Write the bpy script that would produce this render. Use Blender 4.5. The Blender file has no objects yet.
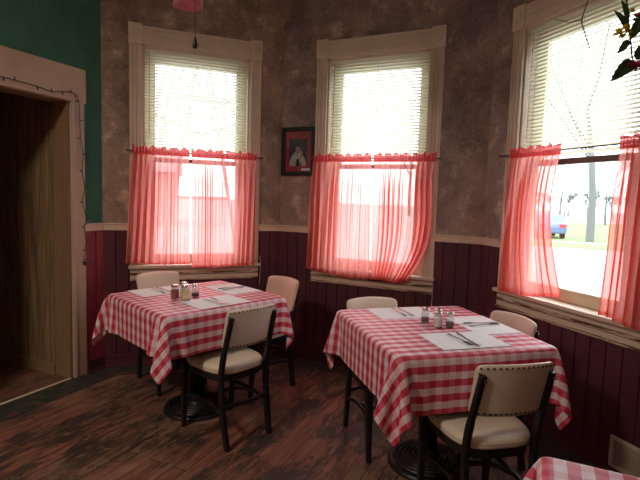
import bpy, math, random
import numpy as np
from mathutils import Vector, Matrix
R = math.radians
S2 = 2 ** -.5
rnd = random.Random(7)
scene = bpy.context.scene
col = scene.collection

# ------------------------------------------------------------------ materials
class NT:
    def __init__(s, name):
        s.m = bpy.data.materials.new(name); s.m.use_nodes = True
        s.t = s.m.node_tree; s.t.nodes.clear()
        s.out = s.t.nodes.new('ShaderNodeOutputMaterial')
    def n(s, kind, **kw):
        nd = s.t.nodes.new('ShaderNode' + kind)
        for k, v in kw.items():
            if k in nd.inputs:
                inp = nd.inputs[k]
                if hasattr(v, 'is_linked') or isinstance(v, bpy.types.NodeSocket): s.t.links.new(v, inp)
                else: inp.default_value = v
            else: setattr(nd, k, v)
        return nd
    def link(s, a, b): s.t.links.new(a, b)
    def coords(s, scale=(1, 1, 1), kind='Object', rot=(0, 0, 0)):
        tc = s.n('TexCoord'); mp = s.n('Mapping')
        s.link(tc.outputs[kind], mp.inputs[0]); mp.inputs['Scale'].default_value = scale
        mp.inputs['Rotation'].default_value = rot
        return mp.outputs[0]
    def noise(s, vec, scale, detail=4, rough=.6, dist=0):
        nd = s.n('TexNoise'); s.link(vec, nd.inputs['Vector'])
        nd.inputs['Scale'].default_value = scale; nd.inputs['Detail'].default_value = detail
        nd.inputs['Roughness'].default_value = rough; nd.inputs['Distortion'].default_value = dist
        return nd.outputs[0]
    def ramp(s, fac, stops):
        nd = s.n('ValToRGB'); s.link(fac, nd.inputs[0]); e = nd.color_ramp.elements
        while len(e) < len(stops): e.new(.5)
        for i, (p, c) in enumerate(stops):
            e[i].position = p; e[i].color = (c, c, c, 1) if isinstance(c, (int, float)) else (*c, 1)
        return nd.outputs[0]
    def mix(s, fac, a, b, mode='MIX'):
        nd = s.n('MixRGB', blend_type=mode)
        for i, v in ((0, fac), (1, a), (2, b)):
            if isinstance(v, bpy.types.NodeSocket): s.link(v, nd.inputs[i])
            elif i == 0: nd.inputs[0].default_value = v
            else: nd.inputs[i].default_value = (*v, 1)
        return nd.outputs[0]
    def math(s, op, a, b=0.):
        nd = s.n('Math', operation=op)
        for i, v in ((0, a), (1, b)):
            if isinstance(v, bpy.types.NodeSocket): s.link(v, nd.inputs[i])
            else: nd.inputs[i].default_value = v
        return nd.outputs[0]
    def bsdf(s, color, rough=.6, metal=0., bump=None, bstr=.3, bdist=.005, spec=None, **kw):
        b = s.n('BsdfPrincipled')
        if isinstance(color, bpy.types.NodeSocket): s.link(color, b.inputs['Base Color'])
        else: b.inputs['Base Color'].default_value = (*color, 1)
        if isinstance(rough, bpy.types.NodeSocket): s.link(rough, b.inputs['Roughness'])
        else: b.inputs['Roughness'].default_value = rough
        b.inputs['Metallic'].default_value = metal
        if spec is not None: b.inputs['Specular IOR Level'].default_value = spec
        for k, v in kw.items(): b.inputs[k.replace('_', ' ')].default_value = v
        if bump is not None:
            bp = s.n('Bump'); bp.inputs['Strength'].default_value = bstr; bp.inputs['Distance'].default_value = bdist
            s.link(bump, bp.inputs['Height']); s.link(bp.outputs[0], b.inputs['Normal'])
        s.link(b.outputs[0], s.out.inputs[0]); s.b = b
        return s.m

def simple(name, c, rough=.6, metal=0., var=.12, scale=20, bstr=.1, **kw):
    t = NT(name); v = t.coords(); f = t.noise(v, scale, 5)
    c2 = tuple(x * (1 - var) for x in c); c3 = tuple(min(1, x * (1 + var)) for x in c)
    return t.bsdf(t.ramp(f, [(.3, c2), (.7, c3)]), rough, metal, bump=f, bstr=bstr, bdist=.002, **kw)

def plaster(name, base, light, dark):
    t = NT(name); v = t.coords()
    f1 = t.noise(v, 2.2, 6, .65, .4); f2 = t.noise(v, 9, 6, .7); f3 = t.noise(v, 45, 4, .7)
    c = t.mix(t.ramp(f1, [(.40, 0), (.56, 1)]), dark, base)
    c = t.mix(t.math('MULTIPLY', t.ramp(f2, [(.52, 0), (.62, 1)]), t.ramp(f1, [(.44, .12), (.58, .75)])), c, light)
    c = t.mix(t.ramp(f3, [(.45, 0), (.75, .28)]), c, light)
    # faint courses of blockwork under the worn plaster
    br = t.n('TexBrick'); mp = t.coords((1, 1, 1), 'Object', (R(90), 0, 0)); t.link(mp, br.inputs['Vector'])
    br.inputs['Scale'].default_value = 1.; br.inputs['Brick Width'].default_value = .42; br.inputs['Row Height'].default_value = .2
    br.inputs['Mortar Size'].default_value = .012; br.inputs['Mortar Smooth'].default_value = 1.
    br.inputs['Color1'].default_value = (0, 0, 0, 1); br.inputs['Color2'].default_value = (.25, .25, .25, 1); br.inputs['Mortar'].default_value = (1, 1, 1, 1)
    c = t.mix(t.math('MULTIPLY', br.outputs[0], t.ramp(f1, [(.4, .0), (.6, .35)])), c, dark)
    h = t.math('ADD', f2, t.math('MULTIPLY', f3, .6))
    return t.bsdf(c, .85, bump=h, bstr=.5, bdist=.01)

M = {}
M['plaster_brown'] = plaster('plaster_brown', (.37, .26, .195), (.72, .55, .42), (.18, .125, .095))
M['plaster_mauve'] = plaster('plaster_mauve', (.37, .265, .235), (.74, .58, .49), (.18, .13, .122))
M['green_wall'] = simple('green_wall', (.036, .145, .095), .8, var=.3, scale=2.5)
M['ceiling'] = simple('ceiling', (.55, .52, .48), .9)
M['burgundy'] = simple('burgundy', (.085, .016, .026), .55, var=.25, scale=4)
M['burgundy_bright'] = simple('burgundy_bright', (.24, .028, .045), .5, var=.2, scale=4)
M['cream_paint'] = simple('cream_paint', (.68, .55, .43), .55, var=.08, scale=6)
M['header_paint'] = simple('header_paint', (.50, .36, .27), .6, var=.08, scale=5)
M['sash_cream'] = simple('sash_cream', (.72, .66, .47), .5, var=.05)
t = NT('peeling_paint'); v = t.coords((1.2, 9, 14)); f = t.noise(v, 2.5, 8, .75)
f2 = t.noise(t.coords((2, 8, 40)), 2, 6, .8)
c = t.mix(t.ramp(f, [(.60, 0), (.64, 1)]), (.68, .55, .43), (.16, .075, .045))
c = t.mix(t.ramp(f2, [(.62, 0), (.68, .8)]), c, (.30, .17, .11))
M['rail_silhouette'] = simple('meeting_rail_silhouette', (.13, .085, .07), .6)  # dark brown puts the backlit rail's silhouette shade into its colour
M['peeling'] = t.bsdf(c, .6, bump=f, bstr=.4)
t = NT('dark_peeling'); v = t.coords((2, 10, 30)); f = t.noise(v, 2.5, 8, .75)
M['peeled_edge'] = t.bsdf(t.mix(t.ramp(f, [(.48, 0), (.53, 1)]), (.55, .42, .30), (.11, .045, .03)), .7, bump=f, bstr=.6)
# worn floor boards running along y
t = NT('floor_boards'); v = t.coords()
sx = t.n('SeparateXYZ'); t.link(v, sx.inputs[0])
brk = t.n('TexBrick'); t.link(t.coords((1, 1, 1), 'Object', (0, 0, R(90))), brk.inputs['Vector'])
brk.inputs['Scale'].default_value = 1; brk.inputs['Brick Width'].default_value = 1.7; brk.inputs['Row Height'].default_value = .083
brk.inputs['Mortar Size'].default_value = .0022; brk.inputs['Color1'].default_value = (0, 0, 0, 1); brk.inputs['Color2'].default_value = (1, 1, 1, 1)
brk.inputs['Mortar'].default_value = (0, 0, 0, 1); brk.inputs['Bias'].default_value = 0
g = t.noise(t.coords((26, 1.6, 1)), 1.5, 8, .75, .3)
w = t.noise(t.coords((1.5, .8, 1)), 1.6, 6, .65, .5)
w2 = t.noise(t.coords((9, 2.2, 1)), 2.2, 8, .8, .6)
c = t.mix(t.ramp(g, [(.3, 0), (.7, 1)]), (.06, .025, .017), (.40, .17, .11))
c = t.mix(t.math('MULTIPLY', brk.outputs[0], .45), c, (.13, .05, .033))
c = t.mix(t.ramp(t.math('ADD', t.math('MULTIPLY', w, .55), t.math('MULTIPLY', w2, .5)), [(.505, 0), (.55, .88)]), c, (.022, .024, .020))
c = t.mix(t.ramp(t.math('MULTIPLY', w2, t.noise(v, 1.1, 3)), [(.27, 0), (.34, .55)]), c, (.42, .23, .15))
c = t.mix(brk.outputs['Fac'], c, (.012, .009, .008))
M['floor'] = t.bsdf(c, t.ramp(w2, [(.3, .38), (.7, .62)]), bump=t.math('SUBTRACT', t.math('MULTIPLY', g, .5), brk.outputs['Fac']), bstr=.4, bdist=.004)
t = NT('green_floor_paint'); v = t.coords((3, 3, 1)); f = t.noise(v, 4, 8, .75, .3)
M['floor_green'] = t.bsdf(t.ramp(f, [(.40, (.018, .030, .022)), (.50, (.030, .045, .034)), (.57, (.10, .048, .034))]), .55, bump=f, bstr=.25)
# brown wood panelling with vertical grain
def woodpanel(name, a, b, groove=True):
    t = NT(name); g = t.noise(t.coords((9, 9, .55)), 2.2, 7, .7, 1.6)
    c = t.ramp(g, [(.30, a), (.5, tuple((x + y) / 2 for x, y in zip(a, b))), (.68, b)])
    g2 = t.noise(t.coords((60, 60, 1)), 2, 3); c = t.mix(t.ramp(g2, [(.4, .0), (.7, .35)]), c, a)
    return t.bsdf(c, .5, bump=g2, bstr=.15)
M['wood_panel'] = woodpanel('wood_panel', (.075, .048, .026), (.40, .26, .14))
M['wood_jamb'] = woodpanel('wood_jamb', (.22, .13, .07), (.32, .20, .11))
M['black'] = simple('black_lacquer', (.012, .012, .014), .35, var=.2)
M['iron'] = simple('cast_iron', (.016, .016, .018), .42, .3, var=.2)
M['vinyl'] = simple('cream_vinyl', (.74, .655, .52), .38, var=.04, scale=8)
M['vinyl_pink'] = simple('tan_vinyl', (.66, .50, .40), .4, var=.04, scale=8)
M['vinyl_rear'] = simple('vinyl_rear', (.70, .635, .50), .45, var=.04, scale=8)
M['brass'] = simple('nail_brass', (.10, .07, .05), .4, .8)
M['chrome'] = simple('chrome', (.75, .75, .75), .25, 1., var=.04)
M['steel'] = simple('steel', (.30, .31, .33), .28, 1., var=.04)
M['paper'] = simple('paper', (.86, .87, .88), .8, var=.02)
M['napkin'] = simple('napkin', (.80, .80, .80), .9, var=.03)
M['blackplastic'] = simple('black_plastic', (.01, .01, .01), .4)
M['wirecord'] = simple('dark_wire', (.012, .03, .015), .5)
M['bulb'] = simple('bulb_glass', (.05, .05, .045), .2)
M['cord'] = simple('cord', (.5, .43, .38), .7)
M['rod'] = simple('rod', (.12, .11, .13), .4, .6)
M['vent'] = simple('vent_paint', (.50, .42, .34), .5, var=.1)
M['ventdark'] = simple('vent_dark', (.03, .025, .02), .8)
M['salt'] = simple('salt', (.85, .85, .83), .9, var=.02)
M['cheese'] = simple('cheese', (.78, .66, .36), .9, var=.1, scale=200)
M['pepper'] = simple('pepper', (.06, .045, .04), .9, var=.5, scale=300)
M['chili'] = simple('chili', (.32, .05, .03), .9, var=.5, scale=300)
t = NT('jar_glass'); tr = t.n('BsdfTransparent'); tr.inputs[0].default_value = (.93, .95, .95, 1); gl = t.n('BsdfGlossy', Roughness=.05)
df = t.n('BsdfDiffuse'); df.inputs[0].default_value = (.8, .8, .8, 1)
m1 = t.n('MixShader'); m1.inputs[0].default_value = .10; t.link(tr.outputs[0], m1.inputs[1]); t.link(gl.outputs[0], m1.inputs[2])
m2 = t.n('MixShader'); m2.inputs[0].default_value = .08; t.link(m1.outputs[0], m2.inputs[1]); t.link(df.outputs[0], m2.inputs[2]); t.link(m2.outputs[0], t.out.inputs[0])
M['jar'] = t.m
t = NT('window_glass'); tr = t.n('BsdfTransparent'); tr.inputs[0].default_value = (.96, .98, .98, 1); gl = t.n('BsdfGlossy', Roughness=.02)
m1 = t.n('MixShader'); m1.inputs[0].default_value = .04; t.link(tr.outputs[0], m1.inputs[1]); t.link(gl.outputs[0], m1.inputs[2]); t.link(m1.outputs[0], t.out.inputs[0])
M['glass'] = t.m
def sheer(name, c, tcol, alpha, fine=.15, tr_mix=.35):
    t = NT(name); v = t.coords((1, 1, 1)); f = t.noise(v, 60, 3)
    tr = t.n('BsdfTransparent'); tr.inputs[0].default_value = (*tcol, 1)
    cc = t.ramp(f, [(.3, tuple(x * (1 - fine) for x in c)), (.7, c)])
    tl = t.n('BsdfTranslucent'); t.link(cc, tl.inputs[0]); d = t.n('BsdfDiffuse'); t.link(cc, d.inputs[0])
    a = t.n('MixShader'); a.inputs[0].default_value = tr_mix; t.link(tl.outputs[0], a.inputs[1]); t.link(d.outputs[0], a.inputs[2])
    b = t.n('MixShader'); b.inputs[0].default_value = alpha; t.link(tr.outputs[0], b.inputs[1]); t.link(a.outputs[0], b.inputs[2])
    t.link(b.outputs[0], t.out.inputs[0]); return t.m
M['sheer'] = sheer('sheer_curtain', (.95, .36, .32), (1., .48, .44), .64, tr_mix=.25)
M['sheer_heading'] = sheer('curtain_heading', (.88, .15, .17), (.95, .4, .4), .80)
M['slat'] = sheer('blind_slat', (.93, .90, .80), (1, 1, 1), .999, .02)
M['pinkglass'] = sheer('pink_glass', (.92, .50, .60), (1, .6, .65), .95)
def gingham(name, period=.062, wu=.70):
    t = NT(name); uv = t.n('UVMap'); sp = t.n('SeparateXYZ'); t.link(uv.outputs[0], sp.inputs[0])
    def stripe(o):
        a = t.math('FRACT', t.math('MULTIPLY', o, 1 / period)); a = t.math('ABSOLUTE', t.math('SUBTRACT', a, .5))
        return t.ramp(a, [(.235, 0), (.265, 1)])
    su = stripe(sp.outputs[0]); sv = stripe(sp.outputs[1])
    w = t.math('ADD', t.math('MULTIPLY', su, wu), t.math('MULTIPLY', sv, 1 - wu))
    c = t.ramp(w, [(0, (.78, .66, .72)), (.30, (.74, .44, .51)), (.70, (.66, .10, .16)), (1, (.52, .024, .060))])
    mp = t.n('Mapping'); t.link(uv.outputs[0], mp.inputs[0]); f = t.noise(mp.outputs[0], 500, 2)
    return t.bsdf(c, .48, bump=f, bstr=.06, bdist=.001)
M['gingham'] = gingham('gingham')

# ------------------------------------------------------------------ mesh builder
class MB:
    def __init__(s): s.v = []; s.f = []
    def add(s, vs, fs, mat=None):
        o = len(s.v); s.v += [tuple(mat @ Vector(p)) if mat else tuple(p) for p in vs]; s.f += [tuple(i + o for i in f) for f in fs]; return s
    def box(s, x0, x1, y0, y1, z0, z1, mat=None):
        vs = [(x, y, z) for x in (x0, x1) for y in (y0, y1) for z in (z0, z1)]
        return s.add(vs, [(0, 1, 3, 2), (4, 6, 7, 5), (0, 4, 5, 1), (2, 3, 7, 6), (0, 2, 6, 4), (1, 5, 7, 3)], mat)
    def prism(s, poly, z0, z1, axis='z', mat=None):
        n = len(poly)
        def P(a, b, h): return (a, b, h) if axis == 'z' else ((a, h, b) if axis == 'y' else (h, a, b))
        vs = [P(a, b, z0) for a, b in poly] + [P(a, b, z1) for a, b in poly]
        fs = [tuple(range(n))[::-1], tuple(range(n, 2 * n))] + [(i, (i + 1) % n, n + (i + 1) % n, n + i) for i in range(n)]
        return s.add(vs, fs, mat)
    def tube(s, pts, r, n=8, caps=True, flat=None):
        pts = [Vector(p) for p in pts]; k = len(pts); rs = r if isinstance(r, (list, tuple)) else [r] * k
        prev = None; rings = []
        for i, p in enumerate(pts):
            d = (pts[min(i + 1, k - 1)] - pts[max(i - 1, 0)]).normalized()
            if prev is None: a = d.orthogonal() if flat is None else Vector(flat)
            else: a = prev
            a = (a - a.dot(d) * d).normalized(); prev = a; b = d.cross(a)
            ra, rb = (rs[i] if isinstance(rs[i], tuple) else (rs[i], rs[i]))
            rings.append([tuple(p + a * ra * math.cos(2 * math.pi * j / n) + b * rb * math.sin(2 * math.pi * j / n)) for j in range(n)])
        vs = [q for g in rings for q in g]
        fs = [(i * n + j, i * n + (j + 1) % n, (i + 1) * n + (j + 1) % n, (i + 1) * n + j) for i in range(k - 1) for j in range(n)]
        if caps: fs += [tuple(range(n))[::-1], tuple(range((k - 1) * n, k * n))]
        return s.add(vs, fs)
    def bar(s, pts, w, d, side):     # rectangular section, side = direction of width
        pts = [Vector(p) for p in pts]; k = len(pts); side = Vector(side).normalized(); vs = []
        for i, p in enumerate(pts):
            t = (pts[min(i + 1, k - 1)] - pts[max(i - 1, 0)]).normalized(); a = (side - side.dot(t) * t).normalized(); b = t.cross(a)
            wi = w[i] if isinstance(w, (list, tuple)) else w; di = d[i] if isinstance(d, (list, tuple)) else d
            vs += [tuple(p + a * sa * wi / 2 + b * sb * di / 2) for sa, sb in ((-1, -1), (1, -1), (1, 1), (-1, 1))]
        fs = [(i * 4 + j, i * 4 + (j + 1) % 4, (i + 1) * 4 + (j + 1) % 4, (i + 1) * 4 + j) for i in range(k - 1) for j in range(4)]
        fs += [(3, 2, 1, 0), tuple(range((k - 1) * 4, k * 4))]
        return s.add(vs, fs)
    def lathe(s, prof, n=24, c=(0, 0, 0), mat=None):
        vs = []; k = len(prof)
        for r, z in prof: vs += [(c[0] + r * math.cos(2 * math.pi * j / n), c[1] + r * math.sin(2 * math.pi * j / n), c[2] + z) for j in range(n)]
        fs = [(i * n + j, i * n + (j + 1) % n, (i + 1) * n + (j + 1) % n, (i + 1) * n + j) for i in range(k - 1) for j in range(n)]
        fs += [tuple(range(n))[::-1], tuple(range((k - 1) * n, k * n))]
        return s.add(vs, fs, mat)
    def build(s, name, mat, parent=None, smooth=False, bevel=0, subsurf=0, seg=2):
        me = bpy.data.meshes.new(name); me.from_pydata(s.v, [], s.f); me.validate(); me.update()
        o = bpy.data.objects.new(name, me); col.objects.link(o); me.materials.append(mat)
        if smooth:
            for p in me.polygons: p.use_smooth = True
        if parent: o.parent = parent
        if bevel:
            b = o.modifiers.new('bevel', 'BEVEL'); b.width = bevel; b.segments = seg; b.limit_method = 'ANGLE'
        if subsurf:
            b = o.modifiers.new('sub', 'SUBSURF'); b.levels = b.render_levels = subsurf
        return o
def tag(o, label=None, cat=None, group=None, kind=None):
    if label: o['label'] = label
    if cat: o['category'] = cat
    if group: o['group'] = group
    if kind: o['kind'] = kind
    return o
def empty(name, loc=(0, 0, 0), rz=0):
    o = bpy.data.objects.new(name, None); col.objects.link(o); o.location = loc; o.rotation_euler = (0, 0, rz); o.empty_display_size = .1
    return o
def copy_tree(o, parent=None):
    c = o.copy(); col.objects.link(c)
    c.parent = parent
    for ch in list(o.children): copy_tree(ch, c)
    return c
def sheet(name, pts, nx, ny, mat, parent=None, uv=None, thick=0, sub=0):
    # pts[j][i] grid
    me = bpy.data.meshes.new(name)
    vs = [tuple(p) for row in pts for p in row]
    fs = [(j * nx + i, j * nx + i + 1, (j + 1) * nx + i + 1, (j + 1) * nx + i) for j in range(ny - 1) for i in range(nx - 1)]
    me.from_pydata(vs, [], fs); me.update()
    for p in me.polygons: p.use_smooth = True
    if uv is not None:
        l = me.uv_layers.new(name='UVMap')
        for lp in me.loops: l.data[lp.index].uv = uv[lp.vertex_index]
    o = bpy.data.objects.new(name, me); col.objects.link(o); me.materials.append(mat)
    if parent: o.parent = parent
    if thick:
        b = o.modifiers.new('thick', 'SOLIDIFY'); b.thickness = thick; b.offset = 0
    if sub:
        b = o.modifiers.new('sub', 'SUBSURF'); b.levels = b.render_levels = sub
    return o

# ------------------------------------------------------------------ room shell
LA, LB, LC = 1.46, 1.748, 2.6
OA = (0, 0, 0); OB = (S2 * LA, S2 * LA, 0); OC = (S2 * LA + LB, S2 * LA, 0)
PE = (OC[0] + S2 * LC, OC[1] - S2 * LC)
CH = 3.3; TH = .16; RAIL = 1.177
WZ0, WZ1 = .83, 2.59
YB = -5.6
def place(o, org, rz): o.location = org; o.rotation_euler = (0, 0, rz); return o
def wall(name, org, rz, L, holes, mat, m0=0., m1=0., s0=0., z0=-.02):
    # s from s0 to L along +x, thickness outward +y with mitred ends; holes = (a,b,z0,z1)
    mb = MB(); xs = sorted({s0, L, *[h[0] for h in holes], *[h[1] for h in holes]})
    for a, b in zip(xs[:-1], xs[1:]):
        hs = [h for h in holes if h[0] <= a + 1e-6 and h[1] >= b - 1e-6]
        zs = [z0] + [z for h in sorted(hs, key=lambda h: h[2]) for z in (h[2], h[3])] + [CH]
        ea = a - (m0 if a == s0 else 0); eb = b + (m1 if b == L else 0)
        for z_0, z_1 in zip(zs[::2], zs[1::2]):
            if z_1 - z_0 > 1e-4: mb.prism([(a, 0), (b, 0), (eb, TH), (ea, TH)], z_0, z_1)
    return tag(place(mb.build(name, mat), org, rz), kind='structure')
mt = TH * math.tan(R(22.5))
winA = (.30, 1.165); winB = (.435, 1.30); winC = (.31, 1.175)
wall('wall_back_left', OA, R(45), LA, [(*winA, WZ0, WZ1)], M['plaster_brown'], mt, mt)
wall('wall_back', OB, 0, LB, [(*winB, WZ0, WZ1)], M['plaster_mauve'], mt, mt)
wall('wall_back_right', OC, R(-45), LC, [(*winC, WZ0, WZ1)], M['plaster_mauve'], mt, mt)
OPY = -.284; OPZ = 2.085
wall('wall_left', OA, R(90), 0, [(-1.30, OPY, -.02, OPZ)], M['green_wall'], 0, mt, s0=YB)
LR = PE[1] - YB
wall('wall_right', (PE[0], PE[1], 0), R(-90), LR, [], M['plaster_brown'], mt, TH)
wall('wall_front', (PE[0], YB, 0), R(180), PE[0], [], M['plaster_brown'], 0, TH)
foot = [(0, YB), (PE[0], YB), PE, OC[:2], OB[:2], (0, 0)]
def offset_poly(d):   # convex outward offset
    n = len(foot); out = []
    for i in range(n):
        p0, p1, p2 = Vector(foot[i - 1]), Vector(foot[i]), Vector(foot[(i + 1) % n])
        d1 = (p1 - p0).normalized(); d2 = (p2 - p1).normalized(); n1 = Vector((d1.y, -d1.x)); n2 = Vector((d2.y, -d2.x))
        b = (n1 + n2).normalized(); out.append(tuple(p1 + b * d / b.dot(n1)))
    return out
fl = MB(); fl.prism(offset_poly(.0), -.06, 0)
fl.prism([(-2.6, -1.5), (0, -1.5), (0, -.1), (-2.6, -.1)], -.06, 0)
tag(fl.build('floor', M['floor']), kind='structure')
tag(MB().prism(offset_poly(.2), CH, CH + .08).build('ceiling', M['ceiling']), kind='structure')
# painted green border along the walls
tn = [0]
def trim(mb, mat, org=(0, 0, 0), rz=0, **kw):
    tn[0] += 1
    return tag(place(mb.build('trim_%d' % tn[0], mat, **kw), org, rz), kind='structure')
inn = offset_poly(-.24)
bd = MB()
for i in (1, 2, 3, 4, 5):
    a, b = foot[i], foot[(i + 1) % 6]; c, d = inn[i], inn[(i + 1) % 6]
    bd.add([(*a, .0015), (*b, .0015), (*d, .0015), (*c, .0015), (*a, -.001), (*b, -.001), (*d, -.001), (*c, -.001)], [(0, 1, 2, 3)[::-1], (0, 4, 5, 1), (2, 6, 7, 3)])
trim(bd, M['floor_green'])
# wainscot boards + chair rails + baseboards
def wains(org, rz, L, skips, mat, s0=0., top=RAIL - .05):
    mb = MB(); p = .098; a = s0 + .001
    while a < L - .002:
        b = min(a + p - .006, L - .001)
        segs = [(a, b)]
        for k0, k1, zc in skips:
            pass
        z1 = top
        cut = [(k0, k1, zc) for k0, k1, zc in skips if a < k1 and b > k0]
        if not cut: mb.box(a, b, -.014, 0, .005, z1)
        else:
            k0, k1, zc = cut[0]
            if a < k0: mb.box(a, k0, -.014, 0, .005, z1)
            if b > k1: mb.box(k1, b, -.014, 0, .005, z1)
            if zc > 0: mb.box(max(a, k0), min(b, k1), -.014, 0, .005, zc)
        a += p
    back = MB()
    return trim(mb, mat, org, rz, bevel=.003, seg=1)
cw = .098   # casing width
CA = (winA[0] - cw, winA[1] + cw); CB = (winB[0] - cw, winB[1] + cw); CC = (winC[0] - cw, winC[1] + cw); C4 = (1.62 - cw, 2.42 + cw)
wains(OA, R(45), LA, [(*CA, .70)], M['burgundy'])
wains(OB, 0, LB, [(*CB, .70)], M['burgundy'])
wains(OC, R(-45), LC, [(*CC, .70)], M['burgundy'])
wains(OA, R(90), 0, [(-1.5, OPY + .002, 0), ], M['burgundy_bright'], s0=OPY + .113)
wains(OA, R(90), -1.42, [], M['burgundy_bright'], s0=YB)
wains((PE[0], PE[1], 0), R(-90), LR, [], M['burgundy'])
# thin dark backing so grooves read dark
for org, rz, L, s0, cut in ((OA, R(45), LA, 0, CA), (OB, 0, LB, 0, CB), (OC, R(-45), LC, 0, CC)):
    trim(MB().box(s0, L, -.004, .0005, .0, .70).box(s0, cut[0], -.004, .0005, .70, RAIL - .05).box(cut[1], L, -.004, .0005, .70, RAIL - .05), M['burgundy'], org, rz)
def rail(org, rz, segs):
    mb = MB()
    for a, b in segs:
        mb.box(a, b, -.022, 0, RAIL - .058, RAIL - .006); mb.box(a, b, -.032, 0, RAIL - .012, RAIL)
    return trim(mb, M['cream_paint'], org, rz, bevel=.003)
rail(OA, R(45), [(-.0, CA[0]), (CA[1], LA)])
rail(OB, 0, [(0, CB[0]), (CB[1], LB)])
rail(OC, R(-45), [(0, CC[0]), (CC[1], LC)])
rail(OA, R(90), [(OPY + .113, 0)])
rail((PE[0], PE[1], 0), R(-90), [(0, LR)])
def base(name, org, rz, a, b):
    return tag(place(MB().box(a, b, -.03, -.014, 0, .10).box(a, b, -.045, -.014, 0, .02).build(name, M['burgundy'], bevel=.003), org, rz), kind='structure')
base('baseboard_back_left', OA, R(45), .0, LA); base('baseboard_back', OB, 0, 0, LB); base('baseboard_back_right', OC, R(-45), 0, LC)
base('baseboard_left', OA, R(90), OPY + .113, 0)

# ------------------------------------------------------------------ windows
def window(idx, org, rz, win, full=True):
    a, b = win; root = tag(place(empty('window_%d' % idx), org, rz), kind='structure')
    ca, cb = a - cw, b + cw; zt = 2.748
    # jamb lining
    MB().box(a - .004, a + .014, 0, TH, WZ0, WZ1).box(b - .014, b + .004, 0, TH, WZ0, WZ1).box(a, b, 0, TH, WZ1 - .014, WZ1 + .004).build('jamb', M['cream_paint'], root)
    for x0, x1 in ((ca, a), (b, cb)):
        mb = MB().box(x0, x1, -.022, 0, .83, zt - .12)
        w = x1 - x0
        for k in (.10, .36, .62): mb.box(x0 + w * k, x0 + w * (k + .16), -.030, -.02, .84, zt - .125)
        mb.build('side_casing', M['cream_paint'], root, bevel=.004)
    mb = MB().box(a, b, -.022, 0, WZ1, zt - .02)
    for k in (.12, .45, .76): mb.box(a, b, -.030, -.02, WZ1 + (zt - WZ1) * k, WZ1 + (zt - WZ1) * (k + .15))
    mb.build('head_casing', M['cream_paint'], root, bevel=.004)
    for x0, x1 in ((ca - .004, a + .002), (b - .002, cb + .004)):
        blk = MB().box(x0, x1, -.034, 0, zt - .16, zt).build('corner_block', M['cream_paint'], root, bevel=.004)
        cx = (x0 + x1) / 2
        MB().lathe([(.036, 0), (.036, .006), (.028, .010), (.022, .004), (.014, .004), (.010, .012), (.001, .013)], 20, mat=Matrix.Translation((cx, -.034, zt - .075)) @ Matrix.Rotation(R(90), 4, 'X')).build('rosette', M['cream_paint'], root, smooth=True)
    # stool (inner sill) and peeling apron
    MB().box(ca - .012, cb + .012, -.055, .0, .808, .834).box(a, b, 0, .07, .812, .834).build('sill', M['peeling'], root, bevel=.006)
    MB().box(ca, cb, -.020, 0, .700, .81).build('apron', M['peeling'], root, bevel=.003)
    MB().box(ca, cb, -.034, -.0, .752, .772).build('apron_moulding', M['peeled_edge'], root, bevel=.005)
    MB().box(ca, cb, -.030, -.0, .700, .716).build('apron_moulding', M['peeled_edge'], root, bevel=.004)
    # lower sash (inner) and upper sash (outer)
    zm = 1.706; st = .10
    lo = MB().box(a, a + st, .055, .09, .834, zm).box(b - st, b, .055, .09, .834, zm).box(a + st, b - st, .055, .09, .834, .915)
    mrl = MB().box(a + st, b - st, .050, .09, zm - .022, zm + .014)
    lo = lo.build('lower_sash', M['sash_cream'], root, bevel=.004)
    mrl.build('meeting_rail', M['rail_silhouette'], lo, bevel=.003)
    MB().box(a + st - .005, b - st + .005, .070, .074, .91, zm - .018).build('pane', M['glass'], lo)
    up = MB().box(a, a + st, .095, .13, zm - .02, WZ1).box(b - st, b, .095, .13, zm - .02, WZ1).box(a + st, b - st, .095, .13, WZ1 - .10, WZ1).box(a + st, b - st, .095, .13, zm - .02, zm + .018)
    up = up.build('upper_sash', M['sash_cream'], root, bevel=.004)
    MB().box(a + st - .005, b - st + .005, .110, .114, zm, WZ1 - .095).build('pane', M['glass'], up)
    return root
window(1, OA, R(45), winA); window(2, OB, 0, winB); window(3, OC, R(-45), winC)

def portal(org, rz, a, b, z0=WZ0, z1=WZ1, y=.15):
    l = bpy.data.lights.new('portal', 'AREA'); l.shape = 'RECTANGLE'; l.size = b - a; l.size_y = z1 - z0
    try: l.cycles.is_portal = True
    except Exception: pass
    o = bpy.data.objects.new('daylight_opening', l); col.objects.link(o)
    m = Matrix.Translation(org) @ Matrix.Rotation(rz, 4, 'Z') @ Matrix.Translation(((a + b) / 2, y, (z0 + z1) / 2)) @ Matrix.Rotation(R(-90), 4, 'X')
    o.matrix_world = m
for o_, r_, w_ in ((OA, R(45), winA), (OB, 0, winB), (OC, R(-45), winC)): portal(o_, r_, *w_)


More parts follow.
